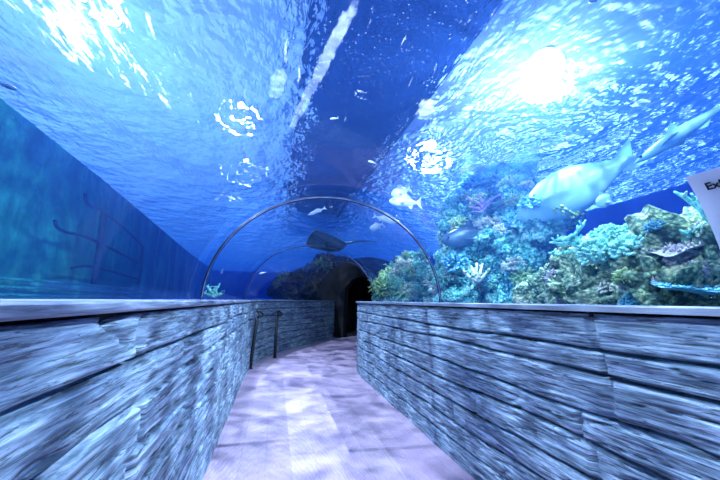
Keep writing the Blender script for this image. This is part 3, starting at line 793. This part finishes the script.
# flat ray resting on top of the tunnel
def ray_fish(c, L, wd, rz, tilt):
    t = empty('ray', c, rz); t.rotation_euler = (tilt, 0, rz); meta(t, 'dark spotted ray gliding over the tunnel beyond the first hoop', 'ray')
    n = 28; P = []
    for i in range(9):
        k = i/8; zz = math.cos(PI*k)*.5
        r = math.sin(PI*k)**.6
        row = []
        for j in range(n):
            a = 2*PI*j/n; x = math.cos(a); y = math.sin(a)
            d = 1/(abs(x)**1.3+abs(y)**1.3)**(1/1.3)
            row.append((x*d*r*L*.5, y*d*r*wd*.5, zz*.10*(1.4-abs(y))+.06*abs(y*d*r)**2))
        P.append(row)
    from_grid('body', np.array(P), MAT['fishd'], t, None, True, True)
    bm = bmesh.new(); tube(bm, [(-L*.45, 0, 0), (-L*.8, .03, .02), (-L*1.2, -.02, .03)], [.03, .018, .006], 8); from_bm('tail', bm, MAT['fishd'], t)
    for s in (-1, 1):
        bm = bmesh.new(); blob(bm, (L*.30, s*.07, .06), (.025, .018, .02)); from_bm('eye', bm, MAT['eye'], t)
ray_fish(at(326, 247, D=6.6)+Vector((0, 0, .06)), .9, 1.1, 2.6, .25)

# ------------------------------------------------------------------ above the water: walkway, lamps, lights
o = empty('walkway', (1.23, 5, 4.6)); meta(o, 'dark service walkway spanning above the water surface', 'walkway')
bm = bmesh.new(); box(bm, (0, 0, 0), (2.1, 15, .12), bevel=.01); from_bm('deck', bm, MAT['deckblue'], o, False)
for s in (-1, 1):
    bm = bmesh.new(); box(bm, (s*1.02, 0, -.12), (.08, 15, .16), bevel=.01); from_bm('beam', bm, MAT['darkwall'], o, False)
def flood(px, py, Z, r, watt, label, target, col=(.66, .76, 1), size=100, caustic=True, blend=.6, glow=15):
    lm = m_emit('lamp_glass', (.88, .93, 1, 1), glow)
    c = at(px, py, Z=Z) if py is not None else Vector((*px, Z)); t = empty('floodlight', c); meta(t, label, 'floodlight', 'floodlights above the tank')
    d = (Vector(target)-c).normalized()
    t.rotation_mode = 'QUATERNION'; t.rotation_quaternion = d.to_track_quat('-Z', 'Y')
    bm = bmesh.new(); tube(bm, [(0, 0, .01), (0, 0, .12), (0, 0, .22)], [r*.99, r*.95, r*.5], 24); from_bm('housing', bm, MAT['paper'], t)
    bm = bmesh.new(); tube(bm, [(0, 0, .0), (0, 0, -.02)], [r, r*.96], 24); from_bm('lens', bm, lm, t)
    ld = bpy.data.lights.new('lamp', 'SPOT'); lo = bpy.data.objects.new('lamp_light', ld); COL.objects.link(lo); lo.parent = t
    lo.location = (0, 0, -.06); ld.energy = watt; ld.color = col; ld.spot_size = math.radians(size); ld.spot_blend = blend; ld.shadow_soft_size = .02
    if caustic:
        # light rippled by the moving surface
        ld.use_nodes = True; tr = ld.node_tree; em = tr.nodes['Emission']
        tc = tr.nodes.new('ShaderNodeTexCoord'); mp = tr.nodes.new('ShaderNodeMapping'); tr.links.new(tc.outputs['Normal'], mp.inputs[0])
        nz = tr.nodes.new('ShaderNodeTexNoise'); nz.inputs['Scale'].default_value = 15; nz.inputs['Detail'].default_value = 2; nz.inputs['Distortion'].default_value = 1.0
        tr.links.new(mp.outputs[0], nz.inputs[0])
        rp = tr.nodes.new('ShaderNodeValToRGB'); tr.links.new(nz.outputs['Fac'], rp.inputs[0])
        rp.color_ramp.elements[0].position = .38; rp.color_ramp.elements[0].color = (.22, .22, .22, 1)
        rp.color_ramp.elements[1].position = .64; rp.color_ramp.elements[1].color = (2.2, 2.2, 2.2, 1)
        tr.links.new(rp.outputs[0], em.inputs['Strength'])
    return t
flood(546, 66, 3.9, .2, 3600, 'brightest floodlight above the water on the right', (.6, 2.0, .8), size=120, glow=50)
flood(430, 145, 4.2, .12, 1700, 'floodlight above the water, lower and left of the brightest one', (3.0, 4.3, 1.2), glow=60)
flood(241, 105, 4.2, .05, 900, 'upper of two small floodlights above the water, left of the dark walkway', (.3, 3.4, .0), size=110, glow=55)
flood(246, 160, 4.2, .05, 2200, 'lower of two small floodlights above the water, left of the dark walkway', (.6, 7.5, .4), size=110, glow=55)
flood(112, -6, 4.0, .09, 2200, 'floodlight above the water at the top left', (.8, 1.5, .2), size=120)

flood(331, 206, 3.9, .05, 380, 'small added fill light above the dark reef by the doorway', (2.6, 13, 1.2), (1, .86, .7), size=90, glow=4)  # lamp added to lift the dark reef out of the gloom
flood((.35, .9), None, 4.4, .08, 1500, 'added fill light overhead, out of view, in line with the walkway', (.6, 2.6, 0), size=110)  # unseen lamp added to light floor and walls from above
flood((.7, -1.4), None, 4.4, .08, 1100, 'added fill light overhead, out of view just behind the viewer', (.45, .8, 0), size=120)  # another unseen lamp added for the near corridor floor
flood((2.4, .5), None, 4.4, .08, 1250, 'added fill light, out of view, above the nearest right-hand reef', (3.0, 3.2, .9), (.72, .95, .92), size=100)  # unseen lamp added to brighten the reef and tower

# ------------------------------------------------------------------ world: mottled blue sky with lamp halos and rays painted in
wd = bpy.data.worlds.new('world'); scn.world = wd; wd.use_nodes = True
T = NT.__new__(NT); T.t = wd.node_tree; T.m = None
for n_ in list(T.t.nodes): T.t.nodes.remove(n_)
T.out = T.n('ShaderNodeOutputWorld')
tc = T.n('ShaderNodeTexCoord').outputs['Generated']
sx = T.n('ShaderNodeSeparateXYZ'); T.l(tc, sx.inputs[0])
zc = T.math('MAXIMUM', sx.outputs[2], .05)
u = T.math('DIVIDE', sx.outputs[0], zc); v = T.math('DIVIDE', sx.outputs[1], zc)
cb = T.n('ShaderNodeCombineXYZ'); T.l(u, cb.inputs[0]); T.l(v, cb.inputs[1])
ang = T.math('ARCTAN2', T.math('SUBTRACT', v, 1.02), T.math('SUBTRACT', u, 1.10))
cl = T.noise(T.mapping(cb.outputs[0], (1.6, .9, 1)), 1.6, 6, .6, .8)
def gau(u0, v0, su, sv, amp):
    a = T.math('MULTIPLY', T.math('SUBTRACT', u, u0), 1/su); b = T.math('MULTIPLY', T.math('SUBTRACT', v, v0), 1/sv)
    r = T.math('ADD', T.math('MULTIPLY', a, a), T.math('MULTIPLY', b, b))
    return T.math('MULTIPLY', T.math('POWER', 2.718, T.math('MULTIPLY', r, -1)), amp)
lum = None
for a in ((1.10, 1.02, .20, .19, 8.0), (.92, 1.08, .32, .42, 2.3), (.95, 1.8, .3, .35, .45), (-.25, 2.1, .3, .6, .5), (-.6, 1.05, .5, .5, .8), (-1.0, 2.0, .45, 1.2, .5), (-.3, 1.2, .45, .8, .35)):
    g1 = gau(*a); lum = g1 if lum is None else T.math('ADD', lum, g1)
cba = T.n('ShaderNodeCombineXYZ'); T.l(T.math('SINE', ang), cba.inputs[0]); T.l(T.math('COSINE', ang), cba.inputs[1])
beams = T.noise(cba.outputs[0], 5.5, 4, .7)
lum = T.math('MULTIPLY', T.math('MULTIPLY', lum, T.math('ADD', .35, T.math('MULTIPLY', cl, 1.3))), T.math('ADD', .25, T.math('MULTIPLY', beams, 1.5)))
basec = T.ramp(cl, [(.35, (.004, .06, .42, 1)), (.6, (.02, .16, .75, 1)), (.8, (.10, .32, .95, 1))])
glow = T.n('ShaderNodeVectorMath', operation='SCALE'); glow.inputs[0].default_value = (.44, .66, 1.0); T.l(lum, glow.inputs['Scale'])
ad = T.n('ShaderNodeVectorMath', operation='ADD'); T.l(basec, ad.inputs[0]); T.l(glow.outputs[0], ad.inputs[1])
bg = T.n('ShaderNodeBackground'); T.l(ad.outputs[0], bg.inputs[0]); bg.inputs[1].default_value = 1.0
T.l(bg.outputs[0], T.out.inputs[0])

vs_ = scn.view_settings; vs_.view_transform = 'Standard'; vs_.look = 'None'; vs_.exposure = 0.0; vs_.gamma = 1; vs_.use_curve_mapping = False
cy = scn.cycles; cy.use_denoising = True; cy.max_bounces = 10; cy.transparent_max_bounces = 16; cy.transmission_bounces = 8; cy.volume_bounces = 1
cy.diffuse_bounces = 3; cy.glossy_bounces = 3; cy.caustics_reflective = False; cy.caustics_refractive = False; cy.sample_clamp_indirect = 8
